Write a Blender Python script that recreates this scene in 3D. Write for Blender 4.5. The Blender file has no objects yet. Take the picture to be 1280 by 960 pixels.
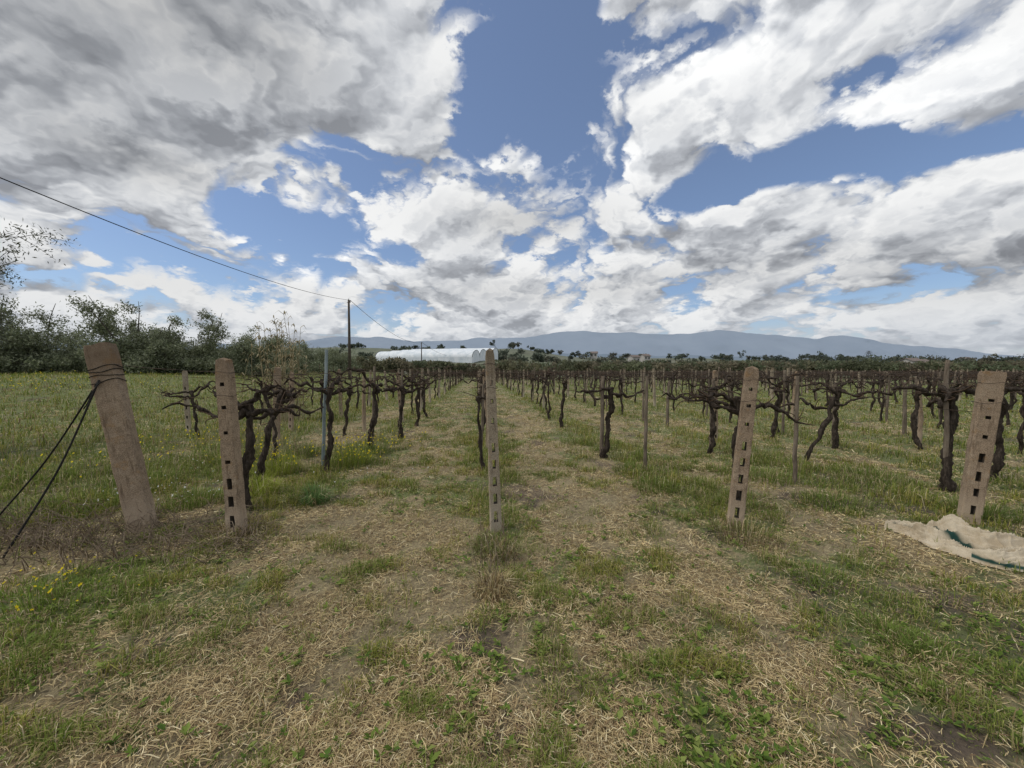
import bpy, math, random
import numpy as np
from mathutils import Vector, Matrix

rng = np.random.default_rng(7)
random.seed(7)
scene = bpy.context.scene

# ------------------------------------------------------------------ camera
CAM_H = 1.6
F = 480.0
PITCH = math.atan(17/480)
cam_data = bpy.data.cameras.new("camera")
cam = bpy.data.objects.new("camera", cam_data)
scene.collection.objects.link(cam)
cam.location = (0, 0, CAM_H)
cam.rotation_euler = (math.pi/2 - PITCH, 0, 0)
cam_data.sensor_width = 36
cam_data.lens = 13.5
cam_data.clip_start = 0.05
cam_data.clip_end = 30000
scene.camera = cam

def pdir(px, py):
    x = (px-640)/F; yu = -(py-480)/F
    return Vector((x, math.cos(PITCH)+yu*math.sin(PITCH), yu*math.cos(PITCH)-math.sin(PITCH)))
def gpt(px, py):
    d = pdir(px, py); t = CAM_H/(-d.z)
    return (d.x*t, d.y*t)
def at_y(px, py, Y):
    d = pdir(px, py); t = Y/d.y
    return Vector((d.x*t, Y, CAM_H+d.z*t))

# ------------------------------------------------------------------ noise helpers
def sstep(a, b, x):
    t = np.clip((np.asarray(x, float)-a)/(b-a), 0, 1)
    return t*t*(3-2*t)
def _hash(ix, iy, s):
    h = np.sin(ix*127.1+iy*311.7+s*74.7)*43758.5453
    return h-np.floor(h)
def vnoise(x, y, s=0):
    x = np.asarray(x, float); y = np.asarray(y, float)
    ix = np.floor(x); iy = np.floor(y); fx = x-ix; fy = y-iy
    fx = fx*fx*(3-2*fx); fy = fy*fy*(3-2*fy)
    a = _hash(ix, iy, s); b = _hash(ix+1, iy, s); c = _hash(ix, iy+1, s); d = _hash(ix+1, iy+1, s)
    return (a*(1-fx)+b*fx)*(1-fy)+(c*(1-fx)+d*fx)*fy
def fbm(x, y, o=4, s=0):
    r = 0; a = 0.5; t = 0
    for i in range(o):
        r = r+a*vnoise(x*2**i, y*2**i, s+i*3.1); t += a; a *= 0.5
    return r/t

ROWDX = -0.0896   # rows run slightly left of the view axis
ROW0 = -0.16
SP = 2.5
def row_x(k, y):
    return ROW0+SP*k+ROWDX*(y-4)

def H(x, y):
    x = np.asarray(x, float); y = np.asarray(y, float)
    h = 1.35*sstep(6, 24, -x)*sstep(5, 22, y)*(1-sstep(60, 110, y))
    r = np.sqrt(x*x+y*y)
    far = sstep(105, 150, y)
    h = h+far*5.4*(1-sstep(-5, 60, x)*0.75)
    h = h+sstep(190, 320, y)*(1-sstep(60, 420, x)*0.6)*(8.0+8*fbm(x/90, y/200, 3, 5))
    h = h-sstep(420, 900, y)*16
    near = 1-sstep(25, 60, r)
    h = h+near*((fbm(x*0.9, y*0.9, 3, 1)-0.5)*0.09+(fbm(x*5, y*5, 2, 9)-0.5)*0.045)
    return h

def row_dist(x, y):
    q = (x-ROWDX*(y-4)-ROW0)/SP
    return np.abs(q-np.round(q))*SP

def green(x, y):
    r = row_dist(x, y)
    n = fbm(x*0.8+3, y*0.8, 4, 2)
    n2 = fbm(x*2.6, y*2.6, 4, 4)
    strip = np.exp(-(r/0.48)**2)*(0.12+0.88*sstep(2.8, 4.5, y))
    g = 0.62*strip+(n-0.5)*0.8+(n2-0.5)*1.7+0.23
    g = g+0.45*sstep(3.2, 4.6, -x-0.1*y)*sstep(3.2, 5, y)      # meadow on the left
    g = g+0.60*np.exp(-(((x+3.0)/1.2)**2+((y-2.7)/0.5)**2))
    g = g+0.32*sstep(3, 9, x)*sstep(4, 9, y)
    g = g+0.38*np.exp(-(((x-2.6)/0.7)**2+((y-2.7)/1.0)**2))
    g = g-0.30*np.exp(-((x-(-1.2))/0.5)**2)*(1-sstep(3.5, 5, y))
    g = g-0.22*np.exp(-(((x-.5)/0.7)**2+((y-2.0)/0.8)**2))
    g = g+0.14*sstep(9, 16, y)
    return np.clip(g, 0, 1)
def dirt(x, y):
    d = np.exp(-(((x+0.22)/0.24)**2+((y-2.2)/0.2)**2))*1.1+np.exp(-(((x-1.85)/0.45)**2+((y-1.62)/0.14)**2))*1.1
    d = d+0.6*np.exp(-(((x-3.1)/0.7)**2+((y-2.2)/0.5)**2))
    d = d+0.75*sstep(0.60, 0.72, fbm(x*1.9+9, y*1.9, 4, 12))
    return np.clip(d, 0, 1)

# ------------------------------------------------------------------ mesh helper
def make_obj(name, verts, faces, mat, col=None, smooth=False, matidx=None, parent=None, link=True):
    me = bpy.data.meshes.new(name)
    verts = np.asarray(verts, np.float32).reshape(-1, 3)
    faces = [np.asarray(f, np.int32) for f in faces if len(f)]
    loops = np.concatenate([f.ravel() for f in faces])
    tot = np.concatenate([np.full(len(f), f.shape[1], np.int32) for f in faces])
    start = np.concatenate([[0], np.cumsum(tot)[:-1]]).astype(np.int32)
    me.vertices.add(len(verts)); me.vertices.foreach_set("co", verts.ravel())
    me.loops.add(len(loops)); me.loops.foreach_set("vertex_index", loops)
    me.polygons.add(len(tot)); me.polygons.foreach_set("loop_start", start)
    if matidx is not None:
        me.polygons.foreach_set("material_index", np.asarray(matidx, np.int32))
    me.update(calc_edges=True)
    me.polygons.foreach_set("use_smooth", np.full(len(tot), smooth))
    if col is not None:
        a = me.color_attributes.new("Col", 'FLOAT_COLOR', 'POINT')
        c = np.ones((len(verts), 4), np.float32); c[:, :3] = col
        a.data.foreach_set("color", c.ravel())
    me.validate()
    for m in (mat if isinstance(mat, (list, tuple)) else [mat]):
        me.materials.append(m)
    ob = bpy.data.objects.new(name, me)
    if link: scene.collection.objects.link(ob)
    if parent is not None: ob.parent = parent
    return ob

class Builder:
    def __init__(s):
        s.v = []; s.f3 = []; s.f4 = []; s.m3 = []; s.m4 = []; s.c = []; s.n = 0
    def add(s, v, f, m=0, c=None):
        v = np.asarray(v, float).reshape(-1, 3); f = np.asarray(f, int)
        if f.shape[1] == 3: s.f3.append(f+s.n); s.m3.append(np.full(len(f), m))
        else: s.f4.append(f+s.n); s.m4.append(np.full(len(f), m))
        s.v.append(v); s.n += len(v)
        cc = np.ones((len(v), 3))
        if c is not None: cc[:] = c
        s.c.append(cc)
    def arrays(s):
        V = np.concatenate(s.v); C = np.concatenate(s.c)
        f3 = np.concatenate(s.f3) if s.f3 else np.zeros((0, 3), int)
        f4 = np.concatenate(s.f4) if s.f4 else np.zeros((0, 4), int)
        m = np.concatenate(([*s.m3] or [])+([*s.m4] or []))
        return V, f3, f4, m, C
    def obj(s, name, mat, smooth=True, parent=None):
        V, f3, f4, m, C = s.arrays()
        return make_obj(name, V, [f3, f4], mat, C, smooth, m, parent)

def catmull(P, k):
    P = np.asarray(P, float); n = len(P)
    out = []
    for i in range(n-1):
        p0 = P[max(i-1, 0)]; p1 = P[i]; p2 = P[i+1]; p3 = P[min(i+2, n-1)]
        for j in range(k):
            t = j/k
            out.append(0.5*((2*p1)+(-p0+p2)*t+(2*p0-5*p1+4*p2-p3)*t*t+(-p0+3*p1-3*p2+p3)*t**3))
    out.append(P[-1])
    return np.array(out)

def tube(P, R, sides=6, rough=0.0, r=None):
    P = np.asarray(P, float); n = len(P)
    R = np.asarray(R, float)*np.ones(n)
    T = np.gradient(P, axis=0); T /= (np.linalg.norm(T, axis=1, keepdims=True)+1e-9)
    ref = np.array([0.31, 0.95, 0.05]) if abs(T[0][2]) > 0.7 else np.array([0, 0.05, 1.0])
    A = np.cross(T, ref); A /= (np.linalg.norm(A, axis=1, keepdims=True)+1e-9)
    B = np.cross(T, A)
    th = np.linspace(0, 2*np.pi, sides, endpoint=False)
    rr = R[:, None]*np.ones((n, sides))
    if rough > 0: rr = rr*(1+rough*(r or rng).uniform(-1, 1, (n, sides)))
    V = P[:, None, :]+rr[..., None]*(np.cos(th)[None, :, None]*A[:, None, :]+np.sin(th)[None, :, None]*B[:, None, :])
    V = V.reshape(-1, 3)
    i = np.arange(n-1)[:, None]*sides; j = np.arange(sides)[None, :]; j2 = (j+1) % sides
    Fq = np.stack([i+j, i+j2, i+sides+j2, i+sides+j], -1).reshape(-1, 4)
    V = np.vstack([V, P[0:1], P[-1:]])
    return V, Fq, sides, n
def add_tube(b, P, R, sides=6, rough=0.0, m=0, c=None):
    V, Fq, s, n = tube(P, R, sides, rough)
    b.add(V, Fq, m, c)
    j = np.arange(s); base = b.n-len(V)
    t0 = np.stack([np.full(s, n*s), (j+1) % s, j], -1)
    t1 = np.stack([np.full(s, n*s+1), (n-1)*s+j, (n-1)*s+(j+1) % s], -1)
    b.f3.append(np.vstack([t0, t1])+base); b.m3.append(np.full(2*s, m))

# ------------------------------------------------------------------ materials
def newmat(name, rough=0.9):
    m = bpy.data.materials.new(name); m.use_nodes = True
    nt = m.node_tree; bs = nt.nodes["Principled BSDF"]
    bs.inputs["Roughness"].default_value = rough
    bs.inputs["Specular IOR Level"].default_value = 0.12
    return m, nt, bs
def ramp(nt, fac, stops):
    r = nt.nodes.new("ShaderNodeValToRGB")
    el = r.color_ramp.elements
    while len(el) < len(stops): el.new(0.5)
    for e, (p, c) in zip(el, stops):
        e.position = p; e.color = (*c, 1)
    nt.links.new(fac, r.inputs[0]); return r.outputs[0]
def noise(nt, scale, detail=6, rough=0.6, vec=None, dist=0.0):
    n = nt.nodes.new("ShaderNodeTexNoise")
    n.inputs["Scale"].default_value = scale; n.inputs["Detail"].default_value = detail
    n.inputs["Roughness"].default_value = rough; n.inputs["Distortion"].default_value = dist
    if vec is not None: nt.links.new(vec, n.inputs["Vector"])
    return n.outputs["Fac"]
def mix(nt, a, b, fac, mode='MIX'):
    m = nt.nodes.new("ShaderNodeMix"); m.data_type = 'RGBA'; m.blend_type = mode
    for s, v in ((m.inputs["Factor"], fac), (m.inputs[6], a), (m.inputs[7], b)):
        if hasattr(v, "is_linked"): nt.links.new(v, s)
        elif isinstance(v, (int, float)): s.default_value = v
        else: s.default_value = (*v, 1)
    return m.outputs[2]
def mathn(nt, op, a, b=None, c=None, clamp=False):
    m = nt.nodes.new("ShaderNodeMath"); m.operation = op; m.use_clamp = clamp
    for i, v in enumerate((a, b, c)):
        if v is None: continue
        if hasattr(v, "is_linked"): nt.links.new(v, m.inputs[i])
        else: m.inputs[i].default_value = v
    return m.outputs[0]
def mrange(nt, v, a, b, c=0.0, d=1.0, smooth=True):
    m = nt.nodes.new("ShaderNodeMapRange")
    if smooth: m.interpolation_type = 'SMOOTHSTEP'
    nt.links.new(v, m.inputs[0])
    for i, x in enumerate((a, b, c, d)): m.inputs[i+1].default_value = x
    return m.outputs[0]
def bump(nt, bs, h, strength=0.5, dist=0.02):
    b = nt.nodes.new("ShaderNodeBump"); b.inputs["Strength"].default_value = strength
    b.inputs["Distance"].default_value = dist
    nt.links.new(h, b.inputs["Height"]); nt.links.new(b.outputs[0], bs.inputs["Normal"])
def attr(nt, name="Col"):
    a = nt.nodes.new("ShaderNodeAttribute"); a.attribute_name = name; return a
def objco(nt):
    return nt.nodes.new("ShaderNodeTexCoord").outputs["Object"]

def leafmat(name, transl=0.3, rough=0.7):
    m, nt, bs = newmat(name, rough)
    a = attr(nt).outputs["Color"]
    nt.links.new(a, bs.inputs["Base Color"])
    tr = nt.nodes.new("ShaderNodeBsdfTranslucent"); nt.links.new(a, tr.inputs[0])
    mx = nt.nodes.new("ShaderNodeMixShader"); mx.inputs[0].default_value = transl
    nt.links.new(bs.outputs[0], mx.inputs[1]); nt.links.new(tr.outputs[0], mx.inputs[2])
    nt.links.new(mx.outputs[0], nt.nodes["Material Output"].inputs[0])
    return m
M_GRASS = leafmat("grass_blades", 0.3)
M_STRAW = leafmat("dry_straw", 0.15, 0.8)
M_LEAF = leafmat("olive_leaves", 0.35, 0.6)
M_PETAL = leafmat("flower_petals", 0.3)

# ground
M_GROUND, nt, bs = newmat("ground_soil_and_thatch", 1.0)
a = attr(nt); sep = nt.nodes.new("ShaderNodeSeparateColor"); nt.links.new(a.outputs["Color"], sep.inputs[0])
oc = objco(nt)
nf = noise(nt, 30, 8, 0.85, oc, 1.2); nm = noise(nt, 6, 7, 0.75, oc)
straw = ramp(nt, nf, [(0.32, (0.10, 0.066, 0.032)), (0.45, (0.26, 0.195, 0.095)), (0.57, (0.47, 0.38, 0.195)), (0.70, (0.64, 0.54, 0.32))])
grn = ramp(nt, nf, [(0.32, (0.05, 0.065, 0.014)), (0.5, (0.16, 0.19, 0.042)), (0.7, (0.28, 0.31, 0.085))])
gmask = mathn(nt, 'ADD', sep.outputs[0], mathn(nt, 'MULTIPLY', mathn(nt, 'SUBTRACT', nm, 0.5), 2.4))
gmask = mrange(nt, gmask, 0.20, 0.60, 0, 0.9)
c = mix(nt, straw, grn, gmask)
drt = ramp(nt, nf, [(0.3, (0.06, 0.034, 0.021)), (0.7, (0.17, 0.105, 0.065))])
dmask = mrange(nt, mathn(nt, 'ADD', sep.outputs[1], mathn(nt, 'MULTIPLY', mathn(nt, 'SUBTRACT', nm, 0.5), 1.6)), 0.36, 0.85, 0, 0.8)
c = mix(nt, c, drt, dmask)
c = mix(nt, c, ramp(nt, noise(nt, 2.3, 6, 0.7, oc), [(0.35, (0.70, 0.68, 0.64)), (0.6, (1.0, 1.0, 1.0))]), 0.8, 'MULTIPLY')
sxyz = nt.nodes.new("ShaderNodeSeparateXYZ"); nt.links.new(oc, sxyz.inputs[0])
fn = noise(nt, 0.012, 4, 0.6, oc); fn2 = noise(nt, 0.25, 5, 0.6, oc)
fld = ramp(nt, fn, [(0.35, (0.10, 0.125, 0.06)), (0.5, (0.17, 0.165, 0.095)), (0.58, (0.12, 0.14, 0.06)), (0.66, (0.20, 0.175, 0.11))])
fld = mix(nt, fld, ramp(nt, fn2, [(0.35, (0.05, 0.06, 0.035)), (0.6, (0.18, 0.18, 0.11))]), 0.5)
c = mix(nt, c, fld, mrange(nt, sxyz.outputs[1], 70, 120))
c = mix(nt, c, (0.22, 0.28, 0.35), mrange(nt, sxyz.outputs[1], 150, 1500, 0.12, 0.8))  # aerial haze painted into the ground colour, bluer with distance
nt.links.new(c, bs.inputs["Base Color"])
bump(nt, bs, nf, 0.8, 0.03)

def concrete(name, base, light, dark):
    m, nt, bs = newmat(name, 0.95)
    oc = objco(nt)
    n1 = noise(nt, 11, 9, 0.75, oc); n2 = noise(nt, 120, 4, 0.7, oc); n3 = noise(nt, 5, 6, 0.7, oc)
    mp = nt.nodes.new("ShaderNodeMapping"); mp.inputs["Scale"].default_value = (1, 1, .12); nt.links.new(oc, mp.inputs[0])
    n4 = noise(nt, 26, 5, 0.65, mp.outputs[0])
    c = ramp(nt, n1, [(0.34, dark), (0.5, base), (0.66, light)])
    c = mix(nt, c, ramp(nt, n2, [(0.38, tuple(x*0.35 for x in base)), (0.62, tuple(min(1, x*1.45) for x in light))]), 0.45)
    c = mix(nt, c, (0.32, 0.17, 0.05), mrange(nt, n3, 0.54, 0.66, 0, 0.45))
    c = mix(nt, c, dark, mrange(nt, n4, 0.54, 0.68, 0, 0.65))
    sx = nt.nodes.new("ShaderNodeSeparateXYZ"); nt.links.new(oc, sx.inputs[0])
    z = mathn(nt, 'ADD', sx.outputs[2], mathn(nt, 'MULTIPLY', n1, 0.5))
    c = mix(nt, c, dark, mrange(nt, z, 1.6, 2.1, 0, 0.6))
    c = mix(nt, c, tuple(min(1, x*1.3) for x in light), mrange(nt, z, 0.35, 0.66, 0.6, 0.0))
    nt.links.new(c, bs.inputs["Base Color"])
    bump(nt, bs, mathn(nt, 'ADD', n1, n2), 0.8, 0.007)
    return m
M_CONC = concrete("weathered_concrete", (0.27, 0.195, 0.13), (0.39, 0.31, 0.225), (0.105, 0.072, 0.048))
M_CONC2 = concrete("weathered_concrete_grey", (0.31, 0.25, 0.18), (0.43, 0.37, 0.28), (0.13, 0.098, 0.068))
M_SLOT = concrete("shade_toned_slot_concrete", (0.06, 0.048, 0.036), (0.11, 0.09, 0.07), (0.025, 0.02, 0.016))  # inner slot walls coloured dark to stand in for shade in the recess
def woodmat(name, cols, sc=18):
    m, nt, bs = newmat(name, 0.95)
    mp = nt.nodes.new("ShaderNodeMapping"); mp.inputs["Scale"].default_value = (1, 1, 0.18)
    nt.links.new(objco(nt), mp.inputs[0])
    n1 = noise(nt, sc, 8, 0.7, mp.outputs[0], 0.5); n2 = noise(nt, sc*4, 5, 0.7, mp.outputs[0])
    c = ramp(nt, n1, [(0.3, cols[0]), (0.5, cols[1]), (0.72, cols[2])])
    nt.links.new(c, bs.inputs["Base Color"])
    bump(nt, bs, mathn(nt, 'ADD', n1, n2), 0.9, 0.012)
    return m
M_BARK = woodmat("vine_bark", [(0.016, 0.013, 0.010), (0.046, 0.036, 0.028), (0.125, 0.10, 0.08)], 34)
M_CANE = woodmat("vine_canes", [(0.05, 0.034, 0.025), (0.10, 0.068, 0.048), (0.15, 0.105, 0.075)], 40)
M_WOOD = woodmat("grey_stake_wood", [(0.08, 0.062, 0.046), (0.18, 0.145, 0.11), (0.30, 0.25, 0.195)])
M_PALE = woodmat("pale_painted_stake", [(0.14, 0.16, 0.16), (0.24, 0.29, 0.30), (0.36, 0.40, 0.40)])
M_OBARK = woodmat("olive_bark", [(0.03, 0.027, 0.022), (0.075, 0.065, 0.052), (0.13, 0.115, 0.09)], 10)
M_REED = woodmat("dry_reed", [(0.19, 0.155, 0.09), (0.32, 0.27, 0.16), (0.43, 0.37, 0.25)], 10)
M_TWIG = woodmat("dry_twigs", [(0.10, 0.075, 0.052), (0.22, 0.17, 0.12), (0.37, 0.30, 0.22)], 14)
M_WIRE, nt, bs = newmat("rusted_wire", 0.7)
nt.links.new(ramp(nt, noise(nt, 30, 3, 0.6, objco(nt)), [(0.4, (0.035, 0.03, 0.028)), (0.6, (0.12, 0.085, 0.065))]), bs.inputs["Base Color"])
M_RUB, nt, bs = newmat("black_cord", 0.8)
nt.links.new(ramp(nt, noise(nt, 60, 3, 0.6, objco(nt)), [(0.4, (0.012, 0.012, 0.012)), (0.6, (0.035, 0.033, 0.03))]), bs.inputs["Base Color"])

# ------------------------------------------------------------------ ground
def axis(n, b, L, c):
    u = np.linspace(-1, 1, n); return c+L*np.sinh(b*u)/np.sinh(b)
gx = axis(560, 9.4, 12000, 0.0); gy = axis(560, 9.4, 12000, 2.5)
X, Y = np.meshgrid(gx, gy); Z = H(X, Y)
V = np.stack([X, Y, Z], -1).reshape(-1, 3)
n = len(gx); i = np.arange(n-1)
I, J = np.meshgrid(i, i)
b0 = (J*n+I).ravel()
Fq = np.stack([b0, b0+1, b0+n+1, b0+n], -1)
C = np.stack([green(X, Y), dirt(X, Y), np.zeros_like(X)], -1).reshape(-1, 3)
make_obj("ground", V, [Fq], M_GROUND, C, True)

# ------------------------------------------------------------------ grass / straw
def scatter(n, rmin, rmax, az=1.2, power=1.0):
    u = rng.random(n)
    r = rmin*(rmax/rmin)**(u**power)
    t = rng.uniform(-az, az, n)
    return r*np.sin(t), r*np.cos(t), r

def blade_mesh(x, y, z, h, w, lean, col, az=None, curl=0.5):
    n = len(x)
    az = rng.uniform(0, 2*np.pi, n) if az is None else az
    dx = np.cos(az); dy = np.sin(az); px = -dy; py = dx
    base = np.stack([x, y, z-0.01], -1)
    W = np.stack([px, py, np.zeros(n)], -1)*(w*0.5)[:, None]
    D = np.stack([dx, dy, np.zeros(n)], -1)
    up = np.array([0, 0, 1.0])
    m = base+D*(h*lean*0.35)[:, None]+up*(h*0.6*np.sqrt(np.clip(1-(lean*0.5)**2, .05, 1)))[:, None]
    t = base+D*(h*lean*(0.9+curl*0.2))[:, None]+up*(h*np.clip(1-lean*0.6, .12, 1))[:, None]
    V = np.stack([base-W, base+W, m-W*0.8, m+W*0.8, t], 1).reshape(-1, 3)
    k = np.arange(n)[:, None]*5
    F3 = np.concatenate([k+[0, 1, 3], k+[0, 3, 2], k+[2, 3, 4]], 1).reshape(-1, 3)
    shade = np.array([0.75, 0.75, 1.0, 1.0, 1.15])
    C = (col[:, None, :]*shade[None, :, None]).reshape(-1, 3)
    return V, F3, C

GREENS = np.array([[0.17, 0.22, 0.038], [0.26, 0.295, 0.066], [0.125, 0.18, 0.036], [0.34, 0.345, 0.098], [0.41, 0.37, 0.16]])
STRAWS = np.array([[0.60, 0.485, 0.265], [0.48, 0.375, 0.20], [0.35, 0.255, 0.135], [0.74, 0.64, 0.41], [0.20, 0.135, 0.078]])
def pick(P, n, p=None, var=0.2):
    return P[rng.choice(len(P), n, p=p)]*rng.uniform(1-var, 1+var, (n, 1))

def grow_grass(n, rmin, rmax, hs, power=1.0):
    x, y, r = scatter(n, rmin, rmax, 1.2, power)
    g = green(x, y); d = dirt(x, y)
    clump = fbm(x*5, y*5, 3, 21)
    keep = rng.random(n) < np.clip((g*1.25)*sstep(0.36, 0.60, clump)*1.35+0.12*g+0.13, 0, 1)*(1-0.8*d)
    x, y, r, g, clump = x[keep], y[keep], r[keep], g[keep], clump[keep]
    m = len(x)
    rd = row_dist(x, y)
    tall = np.exp(-(rd/0.32)**2)*sstep(3.2, 4.4, y)
    tall = np.maximum(tall, 0.9*sstep(3.3, 4.5, -x-0.1*y)*sstep(3.4, 5, y))
    h = hs*(0.3+0.5*g+1.7*tall*rng.random(m)+1.1*sstep(0.5, 0.75, clump))*rng.uniform(0.4, 1.4, m)
    w = 0.0032*np.maximum(1, (r/3.5)**0.85)*rng.uniform(0.6, 1.6, m)
    lean = rng.uniform(0.1, 1.1, m)
    col = pick(GREENS, m, [0.26, 0.26, 0.18, 0.2, 0.1])
    tone = fbm(x*1.7+5, y*1.7, 3, 77)[:, None]
    col = col*(0.72+0.56*tone)*np.where(tone > .55, [[1.1, 1.0, .9]], [[.95, 1.0, .95]])
    dry = rng.random(m) < 0.2
    col[dry] = pick(STRAWS, dry.sum())*0.85
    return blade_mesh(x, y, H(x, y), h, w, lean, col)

def joinmesh(name, parts, mat):
    VV = []; FF = []; CC = []; o = 0
    for V, F3, C in parts:
        VV.append(V); FF.append(F3+o); CC.append(C); o += len(V)
    make_obj(name, np.concatenate(VV), [np.concatenate(FF)], mat, np.concatenate(CC))
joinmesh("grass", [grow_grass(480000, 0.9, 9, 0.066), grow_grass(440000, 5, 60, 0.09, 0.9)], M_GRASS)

# mown dry straw lying on the ground
n = 640000
x, y, r = scatter(n, 0.9, 26, 1.2, 1.0)
g = green(x, y); d = dirt(x, y)
sc_ = fbm(x*3.5, y*3.5, 4, 33)
keep = rng.random(n) < np.clip((1.05-g*0.8)*sstep(0.28, 0.62, sc_)+0.10, 0, 1)*(1-0.7*d)
x, y, r = x[keep], y[keep], r[keep]; m = len(x)
z = H(x, y)+rng.uniform(0.0, 0.022, m)
L = (0.015+0.075*rng.random(m)**1.8)*np.maximum(1, (r/5)**0.6)
w = rng.uniform(0.0012, 0.0036, m)*np.maximum(1, (r/3)**0.85)
az = rng.uniform(0, 2*np.pi, m); tl = rng.normal(0, 0.26, m)
D = np.stack([np.cos(az)*np.cos(tl), np.sin(az)*np.cos(tl), np.sin(tl)], -1)
Wd = np.stack([-np.sin(az), np.cos(az), rng.normal(0, 0.5, m)], -1)*(w/2)[:, None]
P = np.stack([x, y, z], -1)
P0 = P-D*(L/2)[:, None]; P2 = P+D*(L/2)[:, None]
P1 = P+np.stack([-np.sin(az), np.cos(az), np.zeros(m)], -1)*(L*rng.normal(0, 0.1, m))[:, None]+np.array([0, 0, 1])*(L*rng.uniform(0, 0.15, m))[:, None]
V = np.stack([P0-Wd, P0+Wd, P1-Wd, P1+Wd, P2-Wd*0.5, P2+Wd*0.5], 1).reshape(-1, 3)
k = np.arange(m)[:, None]*6
F4 = np.concatenate([k+[0, 1, 3, 2], k+[2, 3, 5, 4]], 1).reshape(-1, 4)
tone = (0.6+0.8*fbm(x*1.3, y*1.3, 4, 88))[:, None]
C = np.repeat(pick(STRAWS, m, [0.27, 0.25, 0.2, 0.1, 0.18])*tone, 6, axis=0)
make_obj("dry_straw", V, [F4], M_STRAW, C)

# broadleaf weeds
n = 18000
x, y, r = scatter(n, 1.0, 9, 1.2)
keep = rng.random(n) < np.clip(green(x, y)*0.8*sstep(0.45, 0.65, fbm(x*2.2, y*2.2, 3, 41))*1.5+.08, 0, 1)
x, y = x[keep], y[keep]
lv = 7; m = len(x)*lv
bx = np.repeat(x, lv); by = np.repeat(y, lv)
az = rng.uniform(0, 2*np.pi, m); L = rng.uniform(0.012, 0.042, m)*np.repeat(rng.uniform(0.5, 1.3, len(x)), lv); w = L*rng.uniform(0.35, 0.65, m)
up = rng.uniform(0.1, 0.9, m)
D = np.stack([np.cos(az), np.sin(az), up], -1); S = np.stack([-np.sin(az), np.cos(az), np.zeros(m)], -1)
B0 = np.stack([bx, by, H(bx, by)+rng.uniform(0.005, 0.03, m)], -1)
V = np.stack([B0, B0+D*(L*.45)[:, None]+S*(w*.5)[:, None], B0+D*(L)[:, None]*np.array([1, 1, .7]), B0+D*(L*.45)[:, None]-S*(w*.5)[:, None]], 1).reshape(-1, 3)
F4 = np.arange(m*4).reshape(-1, 4)
C = np.repeat(pick(GREENS[:4], m, None, 0.25)*np.array([.72, .85, .8]), 4, axis=0)
make_obj("broadleaf_weeds", V, [F4], M_GRASS, C)

# taller grass tufts
def tuft(px, py, n, h, rad, colr=(0.17, 0.23, 0.05), dry=0.15):
    cx, cy = gpt(px, py)
    rr = rad*np.sqrt(rng.random(n)); t = rng.uniform(0, 2*np.pi, n)
    x = cx+rr*np.cos(t); y = cy+rr*np.sin(t)
    hh = h*rng.uniform(0.3, 1.1, n)*(1-0.4*rr/rad)*(0.5+fbm(x*9, y*9, 2, 3))
    col = np.array(colr)*rng.uniform(0.6, 1.4, (n, 1))
    dd = rng.random(n) < dry; col[dd] = pick(STRAWS, dd.sum())
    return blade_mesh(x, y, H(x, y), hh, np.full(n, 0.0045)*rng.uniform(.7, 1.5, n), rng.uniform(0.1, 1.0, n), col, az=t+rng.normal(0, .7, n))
YG = (0.31, 0.36, 0.06)
TF = [tuft(395, 628, 900, 0.36, 0.15, (0.17, 0.27, 0.09)), tuft(620, 690, 600, 0.28, 0.2, (0.19, 0.21, 0.07), 0.4), tuft(615, 745, 500, 0.24, 0.13, (0.29, 0.25, 0.12), 0.7),
      tuft(345, 590, 1000, 0.44, 0.35, YG), tuft(440, 580, 1000, 0.46, 0.3, YG), tuft(325, 620, 800, 0.42, 0.22, YG), tuft(470, 565, 500, .34, .3), tuft(375, 570, 700, .46, .3),
      tuft(180, 910, 300, 0.07, 0.10, (0.08, 0.14, 0.035)), tuft(270, 820, 500, 0.05, 0.14, (0.12, 0.21, 0.04)), tuft(930, 670, 700, 0.22, 0.28, (0.20, 0.22, 0.07), 0.4),
      tuft(820, 612, 800, 0.26, 0.3), tuft(790, 590, 700, .26, .3), tuft(1040, 630, 900, 0.22, 0.4), tuft(960, 600, 700, .26, .4), tuft(1090, 600, 900, .28, .5), tuft(1215, 640, 800, 0.28, 0.3), tuft(1160, 820, 900, 0.12, 0.25), tuft(1110, 790, 700, .12, .2), tuft(1020, 720, 600, .12, .25),
      tuft(720, 555, 600, .24, .35), tuft(980, 940, 260, 0.05, 0.1, (0.16, 0.28, 0.04)), tuft(300, 665, 700, 0.2, 0.3, (0.27, 0.23, 0.11), 0.6), tuft(170, 610, 1500, 0.34, 0.5), tuft(90, 640, 1300, .30, .5), tuft(240, 630, 1000, .28, .35), tuft(40, 600, 1300, .32, .6),
      tuft(60, 760, 1500, 0.15, 0.5, (0.20, 0.28, 0.05)), tuft(160, 730, 1000, .14, .4), tuft(15, 840, 900, .14, .3)]
joinmesh("grass_tufts", TF, M_GRASS)

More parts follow.
